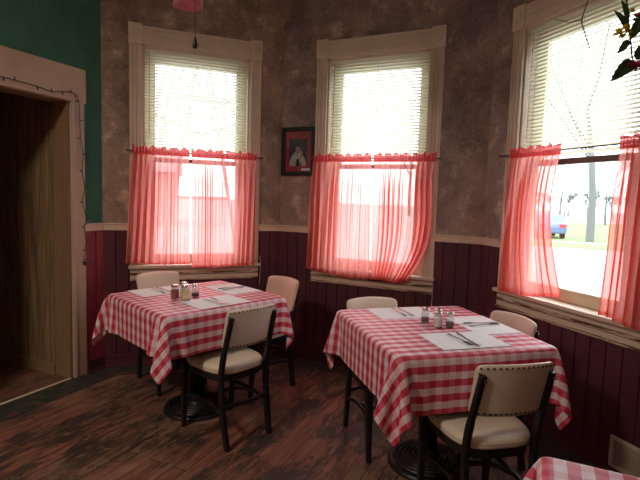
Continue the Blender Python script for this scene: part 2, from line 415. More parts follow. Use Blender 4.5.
# blinds: head rail, slats, bottom rail, ladder cords
def blind(org, rz, win, label, zb=1.745):
    a, b = win[0] + .017, win[1] - .017; root = place(empty('window_blind'), org, rz)
    tag(root, label, 'blind', 'horizontal blinds in the upper windows')
    MB().box(a, b, .018, .046, WZ1 - .042, WZ1 - .014).build('head_rail', M['slat'], root, bevel=.002)
    mb = MB(); z = WZ1 - .052; w = .0125; th = R(50)
    while z > zb + .018:
        c, s = math.cos(th), math.sin(th)
        pts = [(-w, -.0), (-w * .5, .0012), (0, .0018), (w * .5, .0012), (w, 0)]
        top = [(.032 + y * c - zz * s, z + y * s + zz * c) for y, zz in pts]
        vs = [(x, y, zz) for x in (a + .003, b - .003) for y, zz in top]
        mb.add(vs, [(i, i + 1, i + 6, i + 5) for i in range(4)])
        z -= .0245
    o = mb.build('slats', M['slat'], root, smooth=False)
    md = o.modifiers.new('t', 'SOLIDIFY'); md.thickness = .0006
    MB().box(a + .002, b - .002, .020, .044, zb - .006, zb + .012).build('bottom_rail', M['slat'], root, bevel=.002)
    for x in (a + .07, (a + b) / 2, b - .07): MB().tube([(x, .017, WZ1 - .04), (x, .017, zb)], .0008, 5).build('ladder_cord', M['cord'], root)
    MB().tube([(a + .035, .012, WZ1 - .04), (a + .035, .010, WZ1 - .6), (a + .033, .010, 1.86)], .0028, 6).build('tilt_wand', M['cord'], root)
    return root
blind(OA, R(45), winA, 'cream horizontal blind in the left window over a view of a lattice frame')
blind(OB, 0, winB, 'cream horizontal blind in the middle window beside the framed picture')
blind(OC, R(-45), winC, 'cream horizontal blind in the right window behind the hanging flowers')

# curtain rods and sheer cafe curtains
def rod(org, rz, ca, cb, label):
    root = place(empty('curtain_rod'), org, rz); tag(root, label, 'curtain rod', 'cafe curtain rods across the windows')
    MB().tube([(ca - .01, -.062, 1.757), (cb + .01, -.062, 1.757)], .005, 10).build('pole', M['rod'], root, smooth=True)
    for x in (ca + .004, cb - .004): MB().tube([(x, -.028, 1.757), (x, -.062, 1.757)], .006, 8).build('bracket', M['rod'], root, smooth=True)
    for x in (ca - .014, cb + .014): MB().lathe([(.001, -.008), (.007, -.006), (.009, 0), (.007, .006), (.001, .008)], 10, (x, -.062, 1.757)).build('finial', M['rod'], root, smooth=True)
rod(OA, R(45), CA[0], CA[1], 'dark thin rod carrying the curtains of the left window')
rod(OB, 0, CB[0], CB[1], 'dark thin rod carrying the curtains of the middle window')
rod(OC, R(-45), CC[0], CC[1], 'dark thin rod bare between the parted curtains of the right window')
def curtain(org, rz, st, sb, zb, nf, seed, label, bow=None, amp=.016, lift=None):
    r = random.Random(seed); root = place(empty('cafe_curtain'), org, rz)
    tag(root, label, 'curtain', 'sheer red cafe curtains')
    nx = nf * 12 + 1; ny = 46
    ph = [r.uniform(-.5, .5) for _ in range(nf + 2)]; am = [r.uniform(.55, 1.35) for _ in range(nf + 2)]
    xk = sorted([0, 1] + [min(.985, max(.015, (k + r.uniform(-.32, .32)) / nf)) for k in range(1, nf)])
    def fold(u):
        k = u * nf; i = int(min(k, nf - 1e-6)); f = k - i
        return 2 * math.pi * k + (ph[i] * (1 - f) + ph[i + 1] * f), am[i] * (1 - f) + am[i + 1] * f, xk[i] * (1 - f) + xk[i + 1] * f
    pts = []
    z0 = 1.75
    for j in range(ny):
        t = j / (ny - 1); row = []
        for i in range(nx):
            u = i / (nx - 1); p, A, ux = fold(u)
            a_ = st[0] + (st[1] - st[0]) * ux; b_ = sb[0] + (sb[1] - sb[0]) * (ux * .6 + u * .4)
            x = a_ * (1 - t) + b_ * t
            if bow: x += bow(u, t)
            zz = z0 + (zb(u) - z0) * t
            g = (.35 + .65 * min(1, t * 4)) * (1 - .25 * t)
            d = amp * A * g
            y = -.070 - .012 * min(1, t * 3) - d * math.sin(p + .8 * t * math.sin(7 * u + seed)) - .006 * math.sin(3.1 * p * .37 + 5 * t)
            x += d * .55 * math.sin(2 * (p + .8 * t * math.sin(7 * u + seed)))
            if lift: y, zz = lift(u, t, y, zz)
            row.append((x, min(y, -.058 - .0 * t), zz))
        pts.append(row)
    sheet('curtain_cloth', pts, nx, ny, M['sheer'], root)
    # bottom hem, doubled cloth
    hem = [[(p[0], p[1] - .0018, p[2]) for p in row] for row in pts[-2:]]
    sheet('hem', hem, nx, 2, M['sheer'], root)
    # gathered rod pocket + ruffle above the rod
    n2 = nf * 24 + 1; rp = []
    prof = [(-.026, .0085), (-.014, .010), (0, .0115), (.010, .009), (.020, .011), (.027, .014), (.034, .017)]
    for dz, am2 in prof:
        row = []
        for i in range(n2):
            u = i / (n2 - 1); _, A, ux = fold(u)
            x = st[0] + (st[1] - st[0]) * (.5 * ux + .5 * u); pp = 2 * math.pi * u * nf * 2 + 1.3 * math.sin(9 * u + seed)
            top = dz / .034
            zz = 1.757 + dz + (max(0, top) ** 2) * (.010 * math.sin(2 * math.pi * u * nf * .62 + seed) + .006 * math.sin(pp * .5 + 1))
            row.append((x + am2 * .3 * math.sin(2 * pp), -.073 - am2 * .6 * math.sin(pp) - .004, zz))
        rp.append(row)
    sheet('ruffle_heading', rp, n2, len(prof), M['sheer_heading'], root)
    return root
g6 = 'sheer red cafe curtains'
curtain(OA, R(45), (.222, .662), (.168, .668), lambda u: .860 - .022 * u + .004 * math.sin(9 * u), 9, 1, 'left sheer red curtain of the left window, under the blind')
curtain(OA, R(45), (.675, 1.225), (.680, 1.212), lambda u: .812 + .020 * u * u + .004 * math.sin(11 * u), 11, 2, 'right sheer red curtain of the left window, bunched dark at its right edge')
curtain(OB, 0, (.352, .872), (.318, .898), lambda u: .822 - .040 * min(1, u * 1.6) + .004 * math.sin(8 * u), 10, 3, 'left sheer red curtain of the middle window, next to the framed picture')
curtain(OB, 0, (.892, 1.385), (.908, 1.195), lambda u: .780 + .012 * max(0, u - .55) + .004 * math.sin(8 * u), 11, 4, 'right sheer red curtain of the middle window, swept in at the bottom',
        bow=lambda u, t: .10 * u * math.sin(math.pi * t ** 1.6))
curtain(OC, R(-45), (.312, .735), (.284, .81), lambda u: .828 + .055 * u ** 1.5 + .006 * math.sin(9 * u), 9, 5, 'sheer red curtain at the left of the right window, hem bunched on the sill',
        bow=lambda u, t: -.075 * u * math.sin(math.pi * t ** .9))
curtain(OC, R(-45), (1.103, 1.38), (1.070, 1.39), lambda u: .850 - .035 * u + .006 * math.sin(9 * u), 7, 6, 'sheer red curtain at the right edge of the right window')

# blind cords hanging beside casings
tag(place(MB().tube([(1.402, -.036, 1.02), (1.408, -.060, .83), (1.408, -.06, .62), (1.412, -.05, .45)], .0022, 6).build('pull_cord', M['cord']), OB, 0), 'thin pale cord hanging beside the middle window down behind the table', 'cord')
tag(place(MB().tube([(1.268, -.036, .90), (1.278, -.060, .86), (1.272, -.072, .80), (1.276, -.05, .74), (1.270, -.05, .64)], .003, 6).build('pull_cord', M['cord']), OA, R(45)), 'short pale cord looped at the sill corner of the left window', 'cord')

# ------------------------------------------------------------------ doorway in the left wall
yl = OPY; dr = tag(place(empty('door_1'), OA, R(90)), kind='structure')
MB().box(yl, yl + .112, -.022, 0, 0, OPZ + .02).box(yl + .01, yl + .03, -.028, -.02, 0, OPZ + .01).build('side_casing', M['header_paint'], dr, bevel=.004)
MB().box(-1.41, -1.30, -.022, 0, 0, OPZ + .02).build('side_casing', M['header_paint'], dr, bevel=.004)
MB().box(-1.43, yl + .128, -.026, 0, OPZ - .012, 2.318).build('head_casing', M['header_paint'], dr, bevel=.003)
MB().box(yl - .018, yl, 0, TH, 0, OPZ - .018).box(-1.30, -1.282, 0, TH, 0, OPZ - .018).build('side_jamb', M['wood_jamb'], dr)
MB().box(-1.30, yl, 0, TH, OPZ - .018, OPZ).build('head_jamb', M['wood_jamb'], dr)
tag(MB().box(-.012, .012, -1.28, OPY - .018, 0, .006).build('trim_30', M['cream_paint'], bevel=.002), kind='structure')
# passage side panelling just behind the jamb
wp = MB(); x = -.162
for w in (.0,): pass
xs = [-.162, -.20, -.29, -.345, -.46, -.50, -.575, -.68, -.72, -.80, -.90, -.95, -1.05, -1.15, -1.3, -1.45, -1.6, -1.9, -2.3]
for x1, x0 in zip(xs[:-1], xs[1:]): wp.box(x0 + .003, x1 - .003, -.312, -.300, .095, 2.38)
wp.box(-2.3, -.16, -.306, -.290, 0, 2.4)
tag(wp.build('wall_passage_side', M['wood_panel'], bevel=.002, seg=1), kind='structure')
tag(MB().box(-2.3, -.162, -.322, -.300, 0, .095).build('baseboard_passage', M['wood_jamb'], bevel=.003), kind='structure')
tag(MB().box(-2.46, -2.3, -1.5, -.2, 0, 2.4).build('wall_passage_end', M['wood_panel']), kind='structure')
tag(MB().box(-2.3, -TH, -1.46, -1.32, 0, 2.4).build('wall_passage_near', M['wood_panel']), kind='structure')
tag(MB().box(-2.46, -TH, -1.46, -.2, 2.4, 2.46).build('ceiling_passage', M['ceiling']), kind='structure')

# string lights along the head casing and down the side casing
wire = [(-1.25, 2.118), (-1.0, 2.13), (-.765, 2.124), (-.696, 2.123), (-.546, 2.117), (-.44, 2.103), (-.36, 2.122), (-.296, 2.130), (-.25, 2.122), (-.228, 2.077), (-.222, 1.94), (-.215, 1.809), (-.196, 1.698), (-.207, 1.573), (-.187, 1.455), (-.206, 1.341), (-.176, 1.212), (-.196, 1.152), (-.182, 1.052), (-.190, .976), (-.198, .905), (-.196, .885)]
sl = place(empty('string_lights'), OA, R(90)); tag(sl, 'dark string of tiny lights stapled around the doorway casing', 'string lights')
def smooth_path(p, n=5):
    out = []
    for i in range(len(p) - 1):
        p0, p1, p2, p3 = [Vector(p[max(0, min(len(p) - 1, i + k))]) for k in (-1, 0, 1, 2)]
        for k in range(n):
            t = k / n; out.append(.5 * ((2 * p1) + (-p0 + p2) * t + (2 * p0 - 5 * p1 + 4 * p2 - p3) * t * t + (-p0 + 3 * p1 - 3 * p2 + p3) * t ** 3))
    out.append(Vector(p[-1])); return out
MB().tube(smooth_path([(s, -.034, z) for s, z in wire]), .0030, 6).build('wire', M['wirecord'], sl, smooth=True)
for k, (s, z) in enumerate(wire[2:]):
    vert = z < 2.08; L = .026
    dx, dz = (((-L if k % 2 else L), .004) if vert else (.004 * (k % 3 - 1), (-L if k % 2 == 0 else L * .8)))
    bl = MB().tube([(s, -.035, z), (s + dx * .5, -.038, z + dz * .5), (s + dx, -.038, z + dz)], [.0042, .0042, .0022], 6).build('bulb', M['bulb'], sl, smooth=True)
MB().box(-.206, -.188, -.045, -.030, .862, .892).build('plug', M['blackplastic'], sl, bevel=.003)

# ------------------------------------------------------------------ framed picture
pf = empty('framed_picture', (OB[0], OB[1], 0)); tag(pf, 'small black framed picture with red mat showing a person in a white jacket', 'picture')
x0, x1, z0, z1 = .012, .335, 1.617, 2.036; fw = .034
MB().box(x0, x1, -.026, -.002, z0, z0 + fw).box(x0, x1, -.026, -.002, z1 - fw, z1).box(x0, x0 + fw, -.026, -.002, z0 + fw, z1 - fw).box(x1 - fw, x1, -.026, -.002, z0 + fw, z1 - fw).build('frame', M['black'], pf, bevel=.004)
M['matred'] = simple('mat_red', (.36, .035, .05), .7); M['photo_blue'] = simple('photo_blue', (.022, .032, .055), .6); M['photo_white'] = simple('photo_white', (.50, .46, .45), .7)
M['photo_skin'] = simple('photo_skin', (.32, .17, .12), .7); M['photo_dark'] = simple('photo_dark', (.012, .012, .018), .7)
MB().box(x0 + fw, x1 - fw, -.010, -.004, z0 + fw, z1 - fw).build('mat_board', M['matred'], pf)
ph = MB().box(x0 + .078, x1 - .078, -.012, -.009, z0 + .085, z1 - .100).build('photo', M['photo_blue'], pf)
cx, cz = (x0 + x1) / 2, z0 + .085
def flat(poly, y, mat, name='figure'):
    MB().prism([(cx + a, cz + b) for a, b in poly], -.0135 - y, -.0115 - y, axis='y').build(name, mat, ph)
flat([(-.082, .0), (-.078, .045), (-.06, .085), (-.035, .115), (-.015, .128), (.02, .125), (.04, .105), (.062, .07), (.078, .03), (.08, .0), (.035, .0), (.03, .05), (.02, .02), (0, 0)], 0, M['photo_white'])
flat([(-.022, .115), (-.024, .15), (-.012, .175), (.012, .175), (.024, .15), (.016, .118), (0, .108)], .001, M['photo_skin'], 'face')
flat([(-.028, .150), (-.026, .18), (-.005, .196), (.02, .19), (.03, .165), (.022, .158), (.0, .172), (-.016, .165)], .002, M['photo_dark'], 'hair')
flat([(.018, .05), (.028, .055), (.050, .115), (.034, .14), (.022, .13), (.03, .11)], .002, M['photo_skin'], 'arm')
flat([(-.012, .06), (.012, .06), (.02, .0), (-.02, .0)], .001, M['photo_dark'], 'trousers')
MB().box(x1 - .125, x1 - .042, -.0135, -.0095, z0 + .046, z0 + .064).build('caption_tag', M['paper'], pf)
MB().box(x0 + fw, x1 - fw, -.0165, -.0158, z0 + fw, z1 - fw).build('glass', M['glass'], pf)

# wall vent low on the right bay wall
vt = place(empty('wall_vent'), OC, R(-45)); tag(vt, 'cream slotted floor vent grille low on the burgundy wainscot', 'vent')
a, b, z0, z1 = 1.175, 1.53, .055, .225; ve = -.050
MB().box(a, b, ve + .002, -.030, z0, z1).build('backing', M['ventdark'], vt)
MB().box(a, b, ve - .006, ve + .004, z0, z0 + .02).box(a, b, ve - .006, ve + .004, z1 - .02, z1).box(a, a + .022, ve - .006, ve + .004, z0 + .02, z1 - .02).box(b - .022, b, ve - .006, ve + .004, z0 + .02, z1 - .02).box(a + .17, a + .19, ve - .006, ve + .004, z0 + .02, z1 - .02).build('frame', M['vent'], vt, bevel=.002)
mb = MB()
for k in range(11): mb.box(a + .02, b - .02, ve - .003, ve + .003, z0 + .024 + k * .0117, z0 + .030 + k * .0117)
mb.build('slats', M['vent'], vt)

# ------------------------------------------------------------------ tables
def drape(hx, hy, oh, seed, N=65, steps=260):
    sx = np.linspace(-(hx + oh), hx + oh, N); sy = np.linspace(-(hy + oh), hy + oh, N)
    X, Y = np.meshgrid(sx, sy, indexing='ij'); rg = np.random.RandomState(seed)
    P = np.stack([X, Y, np.full_like(X, .003)], -1); uv = P[..., :2].copy()
    P[..., 2] += rg.rand(N, N) * .001
    pin = (np.abs(X) < hx - .012) & (np.abs(Y) < hy - .012)
    Pin = P.copy(); V = P.copy()
    inv = np.where(pin, 0., 1.)
    def cons(di, dj, k):
        out = []
        # split by parity so that one pass never shares a vertex
        for par in (0, 1):
            if di >= abs(dj): st = max(di, 1); idx = [i for i in range(N - di) if (i // st) % 2 == par]; I = np.array(idx); J = np.arange(max(0, -dj), N - max(0, dj))
            else: st = dj; I = np.arange(N - di); J = np.array([j for j in range(N - dj) if (j // st) % 2 == par])
            A = np.ix_(I, J); B = np.ix_(I + di, J + dj)
            L = np.linalg.norm(uv[B] - uv[A], axis=-1); out.append((A, B, L, k))
        return out
    C = cons(1, 0, 1.) + cons(0, 1, 1.) + cons(1, 1, .22) + cons(1, -1, .22) + cons(2, 0, .12) + cons(0, 2, .12)
    e = .003
    for s in range(steps):
        vel = (P - V) * (.985 if s < steps * .6 else .93); V = P.copy()
        P = P + vel; P[..., 2] -= .00036
        if s < 60: P += (rg.rand(N, N, 3) - .5) * .0006 * (1 - pin[..., None])
        P = np.where(pin[..., None], Pin, P)
        for it in range(9):
            for A, B, L, k in C:
                d = P[B] - P[A]; l = np.linalg.norm(d, axis=-1) + 1e-9; wa, wb = inv[A], inv[B]; w = wa + wb
                f = np.where(w > 0, k * (l - L) / l / np.maximum(w, 1e-9), 0)[..., None] * d
                P[A] += f * wa[..., None]; P[B] -= f * wb[..., None]
            # rounded rectangular table slab, 4 cm thick
            qx = np.abs(P[..., 0]); qy = np.abs(P[..., 1]); z = P[..., 2]
            ins = (qx < hx + e) & (qy < hy + e) & (z < e) & (z > -.45)
            px = hx + e - qx; py = hy + e - qy; pz = e - z
            mn = np.minimum(np.minimum(px, py), pz)
            tx = ins & (px <= mn); ty = ins & (py <= mn) & ~tx; tz = ins & ~tx & ~ty
            P[..., 0] = np.where(tx, np.sign(P[..., 0]) * (hx + e), P[..., 0])
            P[..., 1] = np.where(ty, np.sign(P[..., 1]) * (hy + e), P[..., 1])
            P[..., 2] = np.where(tz, e, P[..., 2])
            P = np.where(pin[..., None], Pin, P)
    for ax, hh in ((0, hx + e), (1, hy + e)):
        ex = np.maximum(0, np.abs(P[..., ax]) - hh); P[..., ax] -= np.sign(P[..., ax]) * ex * .17
    P[..., 2] = np.where(P[..., 2] < -.02, -.02 + (P[..., 2] + .02) * 1.03, P[..., 2])
    return P, uv, N
def table(name_label, cloth_label, c, ang, w, d, oh, seed, uvswap=False, top=.762, phase=(0, 0)):
    t = empty('pedestal_table', (c[0], c[1], 0), R(ang)); tag(t, name_label, 'table', 'cloth covered pedestal tables')
    MB().box(-w / 2 + .012, w / 2 - .012, -d / 2 + .012, d / 2 - .012, top - .03, top - .003).build('tabletop', M['black'], t, bevel=.004)
    MB().lathe([(.05, .05), (.05, top - .06)], 24).build('column', M['iron'], t, smooth=True)
    MB().box(-w * .32, w * .32, -.025, .025, top - .06, top - .03).box(-.025, .025, -d * .32, d * .32, top - .06, top - .03).build('top_bracket', M['iron'], t, bevel=.003)
    pr = [(.215, 0), (.215, .012), (.207, .024), (.190, .028)]
    for r in (.185, .160, .135, .110, .085):
        pr += [(r, .028 + (.19 - r) * .12), (r - .006, .037 + (.19 - r) * .16), (r - .016, .037 + (.19 - r) * .16), (r - .020, .030 + (.19 - r) * .14)]
    pr += [(.056, .06), (.052, .09), (.050, .10)]
    MB().lathe(pr, 40).build('base', M['iron'], t, smooth=False, bevel=.001, seg=1)
    P, uv, N = drape(w / 2, d / 2, oh, seed)
    pts = P.transpose(1, 0, 2); uvs = uv.transpose(1, 0, 2)
    U = [((q[1], q[0]) if uvswap else (q[0], q[1])) for row in uvs for q in row]
    U = [(a + phase[0], b + phase[1]) for a, b in U]
    cl = sheet('tablecloth', pts, N, N, M['gingham'], None, U, thick=.0016, sub=1)
    cl.location = (c[0], c[1], top); cl.rotation_euler = (0, 0, R(ang))
    tag(cl, cloth_label, 'tablecloth', 'red gingham tablecloths')
    return t
T1 = ((1.145, -.235), -20, .80, .88); T2 = ((2.68, -.18), -50, .90, .83); T3 = ((3.19 + .46, -1.327 - .41), 0, .92, .82)
table('black pedestal table with round ringed base near the doorway', 'red and white gingham cloth on the table nearest the doorway', T1[0], T1[1], T1[2] - .008, T1[3] - .008, .225, 1)
table('black pedestal table in the middle of the bay by the right window', 'red and white gingham cloth on the table in front of the middle window', T2[0], T2[1], T2[2] - .008, T2[3] - .008, .245, 2)
table('cloth covered table at the lower right corner, nearest the camera', 'red and white gingham cloth at the lower right corner of the photo', T3[0], T3[1], T3[2], T3[3], .23, 3, phase=(.01, .0))
def onT(T, u, v):
    a = R(T[1]); return (T[0][0] + u * math.cos(a) - v * math.sin(a), T[0][1] + u * math.sin(a) + v * math.cos(a))
ZC = .762 + .0052
def mat_set(T, u, v, rot, labels, dz):
    ZC = .762 + .0052 + dz
    x, y = onT(T, u, v); a = R(T[1]) + rot
    m = MB().box(-.125, .125, -.178, .178, 0, .0012).build('placemat', M['paper']); place(m, (x, y, ZC), a); tag(m, labels[0], 'placemat', 'white paper placemats')
    def at(px, py): return (x + px * math.cos(a) - py * math.sin(a), y + px * math.sin(a) + py * math.cos(a))
    n = MB().box(-.085, .085, -.045, .045, 0, .002).build('napkin', M['napkin'], bevel=.0008); p = at(.0, .0); place(n, (*p, ZC + .0013), a + R(3)); tag(n, labels[1], 'napkin', 'paper napkins under the cutlery')
    kn = empty('table_knife', (*at(0, .018), ZC + .0035), a + R(-3)); tag(kn, labels[2], 'knife', 'table knives on the napkins')
    MB().prism([(-.01, -.005), (.10, -.008), (.112, -.002), (.112, .005), (-.01, .005)], 0, .0018).build('blade', M['steel'], kn)
    MB().tube([(-.095, 0, .0035), (-.05, 0, .004), (-.01, 0, .002)], [(.0065, .0035), (.006, .0035), (.004, .002)], 8, flat=(0, 1, 0)).build('handle', M['steel'], kn, smooth=True)
    fk = empty('fork', (*at(.0, -.022), ZC + .0035), a + R(4)); tag(fk, labels[3], 'fork', 'forks on the napkins')
    MB().tube([(-.092, 0, .002), (-.04, 0, .003), (.02, 0, .005), (.04, 0, .004)], [(.0075, .002), (.004, .002), (.003, .002), (.006, .0015)], 8, flat=(0, 1, 0)).build('handle', M['steel'], fk, smooth=True)
    mb = MB().prism([(.035, -.006), (.045, -.011), (.060, -.011), (.060, .011), (.045, .011), (.035, .006)], .002, .0038)
    for k in range(4): mb.box(.058, .098, -.011 + k * .0063, -.0082 + k * .0063, .002, .0038)
    mb.build('tines', M['steel'], fk)
def lab(where):
    return ('white paper placemat ' + where, 'folded white napkin on the placemat ' + where, 'steel knife on the placemat ' + where, 'steel fork on the placemat ' + where)
mat_set(T1, .250, -.02, 0, lab('before the nearest chair of the doorway table'), .0016)
mat_set(T1, -.045, .30, R(90), lab('on the picture side of the doorway table'), 0)
mat_set(T1, -.262, -.125, R(180), lab('on the left window side of the doorway table'), 0)
mat_set(T2, .262, .012, 0, lab('before the nearest chair of the middle table'), .0016)
mat_set(T2, .02, .275, R(90), lab('on the middle table beside the right window'), 0)
mat_set(T2, -.295, -.05, R(180), lab('on the middle table beside the middle window'), 0)
def jar(T, u, v, h, r, fill, fh, label, name='shaker', cap='chrome'):
    r *= 1.18
    x, y = onT(T, u, v); j = empty(name, (x, y, ZC)); tag(j, label, 'shaker', 'shakers at the table centres')
    MB().lathe([(r * .92, 0), (r, .004), (r, h * .62), (r * .86, h * .74), (r * .80, h * .80)], 16).build('jar', M['jar'], j, smooth=True)
    MB().lathe([(r * .85, .004), (r * .92, .007), (r * .92, h * .62 * fh)], 16).build('contents', M[fill], j, smooth=False)
    MB().lathe([(r * .86, h * .78), (r * .90, h * .80), (r * .90, h * .95), (r * .8, h * .99), (.001, h)], 16).build('cap', M[cap], j, smooth=True)
jar(T1, .085, -.135, .098, .026, 'cheese', 1.0, 'glass grated cheese shaker, frontmost of the shakers on the doorway table', 'cheese_shaker')
jar(T1, .008, -.168, .090, .022, 'chili', 1.0, 'shaker of red chili flakes behind the cheese shaker on the doorway table', 'chili_shaker')
jar(T1, -.01, -.095, .095, .021, 'salt', .8, 'salt shaker farthest back in the cluster on the doorway table', 'salt_shaker')
jar(T1, .030, -.035, .082, .021, 'pepper', .45, 'pepper shaker with dark bottom at the right of the doorway table cluster', 'pepper_shaker')
jar(T2, -.067, -.019, .086, .019, 'pepper', .55, 'pepper shaker leftmost of the four on the middle table', 'pepper_shaker')
jar(T2, -.026, .036, .086, .019, 'salt', .5, 'shaker at the back of the four on the middle table', 'salt_shaker')
jar(T2, .030, .006, .084, .019, 'salt', .95, 'salt shaker at the front middle of the four on the middle table', 'salt_shaker')
jar(T2, .045, .066, .084, .019, 'pepper', .6, 'pepper shaker rightmost of the four on the middle table', 'pepper_shaker')

# ------------------------------------------------------------------ chairs
def superellipse(w0, w1, y0, y1, e=3.4, n=40):
    # w0 = half width at rear, w1 = half width at front
    out = []
    for k in range(n):
        t = 2 * math.pi * k / n; cx_ = math.copysign(abs(math.cos(t)) ** (2 / e), math.cos(t)); sy_ = math.copysign(abs(math.sin(t)) ** (2 / e), math.sin(t))
        w = w0 + (w1 - w0) * (sy_ + 1) / 2; out.append((cx_ * w, (y0 + y1) / 2 + sy_ * (y1 - y0) / 2))
    return out
def make_chair():
    r = empty('dining_chair')
    def ring(k, z): return [(a * k, (b) * k, z) for a, b in superellipse(.178, .205, -.200, .205)]
    n = 40
    def stack(layers):
        mb = MB(); vs = [p for l in layers for p in ring(*l)]
        fs = [(i * n + j, i * n + (j + 1) % n, (i + 1) * n + (j + 1) % n, (i + 1) * n + j) for i in range(len(layers) - 1) for j in range(n)]
        fs += [tuple(range(n))[::-1], tuple(range((len(layers) - 1) * n, len(layers) * n))]; return mb.add(vs, fs)
    seat = stack([(.95, .418), (.99, .420), (1.0, .428), (1.0, .444), (.985, .454), (.95, .461), (.85, .467), (.6, .471), (.2, .472)]).build('seat', M['vinyl'], r, smooth=True)
    stack([(1.004, .4395), (1.010, .4415), (1.004, .4435)]).build('piping', M['vinyl_pink'], seat, smooth=True)
    stack([(.93, .375), (.965, .378), (.965, .418), (.90, .419)]).build('seat_frame', M['black'], r)
    for s in (-1, 1):
        # rear leg continues up as the back post, leaning back
        MB().bar(smooth_path([(s * .152, -.235, 0), (s * .158, -.205, .16), (s * .160, -.182, .34), (s * .160, -.185, .46), (s * .158, -.218, .60), (s * .152, -.262, .765)], 4),
                 [.026] * 9 + [.024] * 12, [.034] * 9 + [.032] * 6 + [.026] * 6, (1, 0, 0)).build('rear_post', M['black'], r, bevel=.004)
        MB().bar([(s * .176, .186, 0), (s * .180, .178, .20), (s * .182, .170, .41)], [.026, .032, .040], [.026, .032, .038], (1, 0, 0)).build('front_leg', M['black'], r, bevel=.004)
        MB().bar(smooth_path([(s * .160, -.200, .20), (s * .150, -.08, .222), (s * .155, .06, .222), (s * .176, .178, .20)], 4), .014, .022, (1, 0, 0)).build('side_stretcher', M['black'], r, bevel=.003)
    MB().bar(smooth_path([(-.150, -.08, .222), (-.08, .02, .222), (.08, .02, .222), (.150, -.08, .222)], 4), .022, .014, (0, 0, 1)).build('cross_stretcher', M['black'], r, bevel=.003)
    MB().bar(smooth_path([(-.158, -.200, .245), (0, -.235, .25), (.158, -.200, .245)], 5), .022, .016, (0, 0, 1)).build('rear_stretcher', M['black'], r, bevel=.003)
    # curved padded back: grid over width (x) and height, front face and rear face
    W, zb, zt = .168, .575, .805
    def outline(u, v):      # u,v in -1..1 rounded rectangle map
        wid = W * (1 + .02 * v); x = u * wid; z = (zb + zt) / 2 + v * (zt - zb) / 2
        k = max(0, abs(u) - .86) / .14; kz = max(0, abs(v) - .80) / .20
        if k > 0 and kz > 0:
            m = math.hypot(k, kz)
            if m > 1: sc = 1 / m; x = math.copysign((.86 + .14 * k * sc) * wid, u); z = (zb + zt) / 2 + math.copysign((.80 + .20 * kz * sc) * (zt - zb) / 2, v)
        z += .012 * (u * u - .5) * (v > 0) * v * -.8
        return x, z
    def yc(x, z): return -.218 - (z - .60) * .27 + .012 - .036 * (1 - (x / W) ** 2) + .004
    nx, nz = 25, 15
    vs = []; fs = []
    for side in (0, 1):
        for j in range(nz):
            for i in range(nx):
                u = -1 + 2 * i / (nx - 1); v = -1 + 2 * j / (nz - 1); x, z = outline(u, v)
                edge = max(abs(u) ** 6, abs(v) ** 6)
                th = .026 * (1 - .55 * edge) if side == 0 else -.006 * (1 - .3 * edge)
                vs.append((x, yc(x, z) + th + .004, z))
    o = nx * nz
    for j in range(nz - 1):
        for i in range(nx - 1):
            a_ = j * nx + i; fs.append((a_, a_ + nx, a_ + nx + 1, a_ + 1)); fs.append((o + a_, o + a_ + 1, o + a_ + nx + 1, o + a_ + nx))
    rim = [i for i in range(nx)] + [j * nx + nx - 1 for j in range(1, nz)] + [(nz - 1) * nx + i for i in range(nx - 2, -1, -1)] + [j * nx for j in range(nz - 2, 0, -1)]
    for a_, b_ in zip(rim, rim[1:] + rim[:1]): fs.append((a_, b_, o + b_, o + a_))
    back = MB().add(vs, fs).build('backrest', M['vinyl'], r, smooth=True)
    nails = MB()
    cnt = 14
    loop = [(-.94 + 1.88 * k / cnt, .90) for k in range(cnt + 1)] + [(-.94 + 1.88 * k / cnt, -.90) for k in range(cnt + 1)] + [(s * .95, -.9 + 1.8 * k / 9) for s in (-1, 1) for k in range(1, 9)]
    for u, v in loop:
        x, z = outline(u, v); nails.lathe([(.0052, 0), (.0044, .0028), (.001, .0044)], 8, mat=Matrix.Translation((x, yc(x, z) - .0005, z)) @ Matrix.Rotation(R(90), 4, 'X'))
    nails.build('nailheads', M['brass'], back)
    # bolts fixing the back to the posts
    for s in (-1, 1):
        MB().lathe([(.007, 0), (.007, .002), (.003, .005)], 10, mat=Matrix.Translation((s * .152, -.279, .745)) @ Matrix.Rotation(R(90), 4, 'X')).build('bolt', M['steel'], r)
    return r
chair0 = make_chair()
def ang(f): return math.atan2(f[1], f[0]) - math.pi / 2
chairs = [((1.479, -.375), ang((-.945, .325)), 'cream vinyl chair nearest the camera at the doorway table, full back with nailheads', None),
          ((1.315, .235), ang((-.342, -.94)), 'chair at the doorway table standing by the wall corner under the picture', 'pink'),
          ((.700, .012), ang((.92, -.39)), 'chair under the left window, at the far side of the doorway table', None),
          ((2.398, -.070), ang((.67, -.74)), 'chair under the middle window, its back just showing over the table', None),
          ((2.880, -.055), ang((-.72, -.69)), 'chair beside the sill of the right window, pushed up to the table', 'pink'),
          ((2.958, -.507), ang((-.60, .80)), 'cream vinyl chair nearest the camera at the middle table', None)]
for i, (p, a, l, k) in enumerate(chairs):
    c = chair0 if i == 0 else copy_tree(chair0)
    c.location = (p[0], p[1], 0); c.rotation_euler = (0, 0, a); tag(c, l, 'chair', 'cream vinyl dining chairs at the tables')
    if k:
        for ch in c.children:
            if ch.name.startswith('backrest'):
                ch.data = ch.data.copy(); ch.data.materials[0] = M['vinyl_pink']

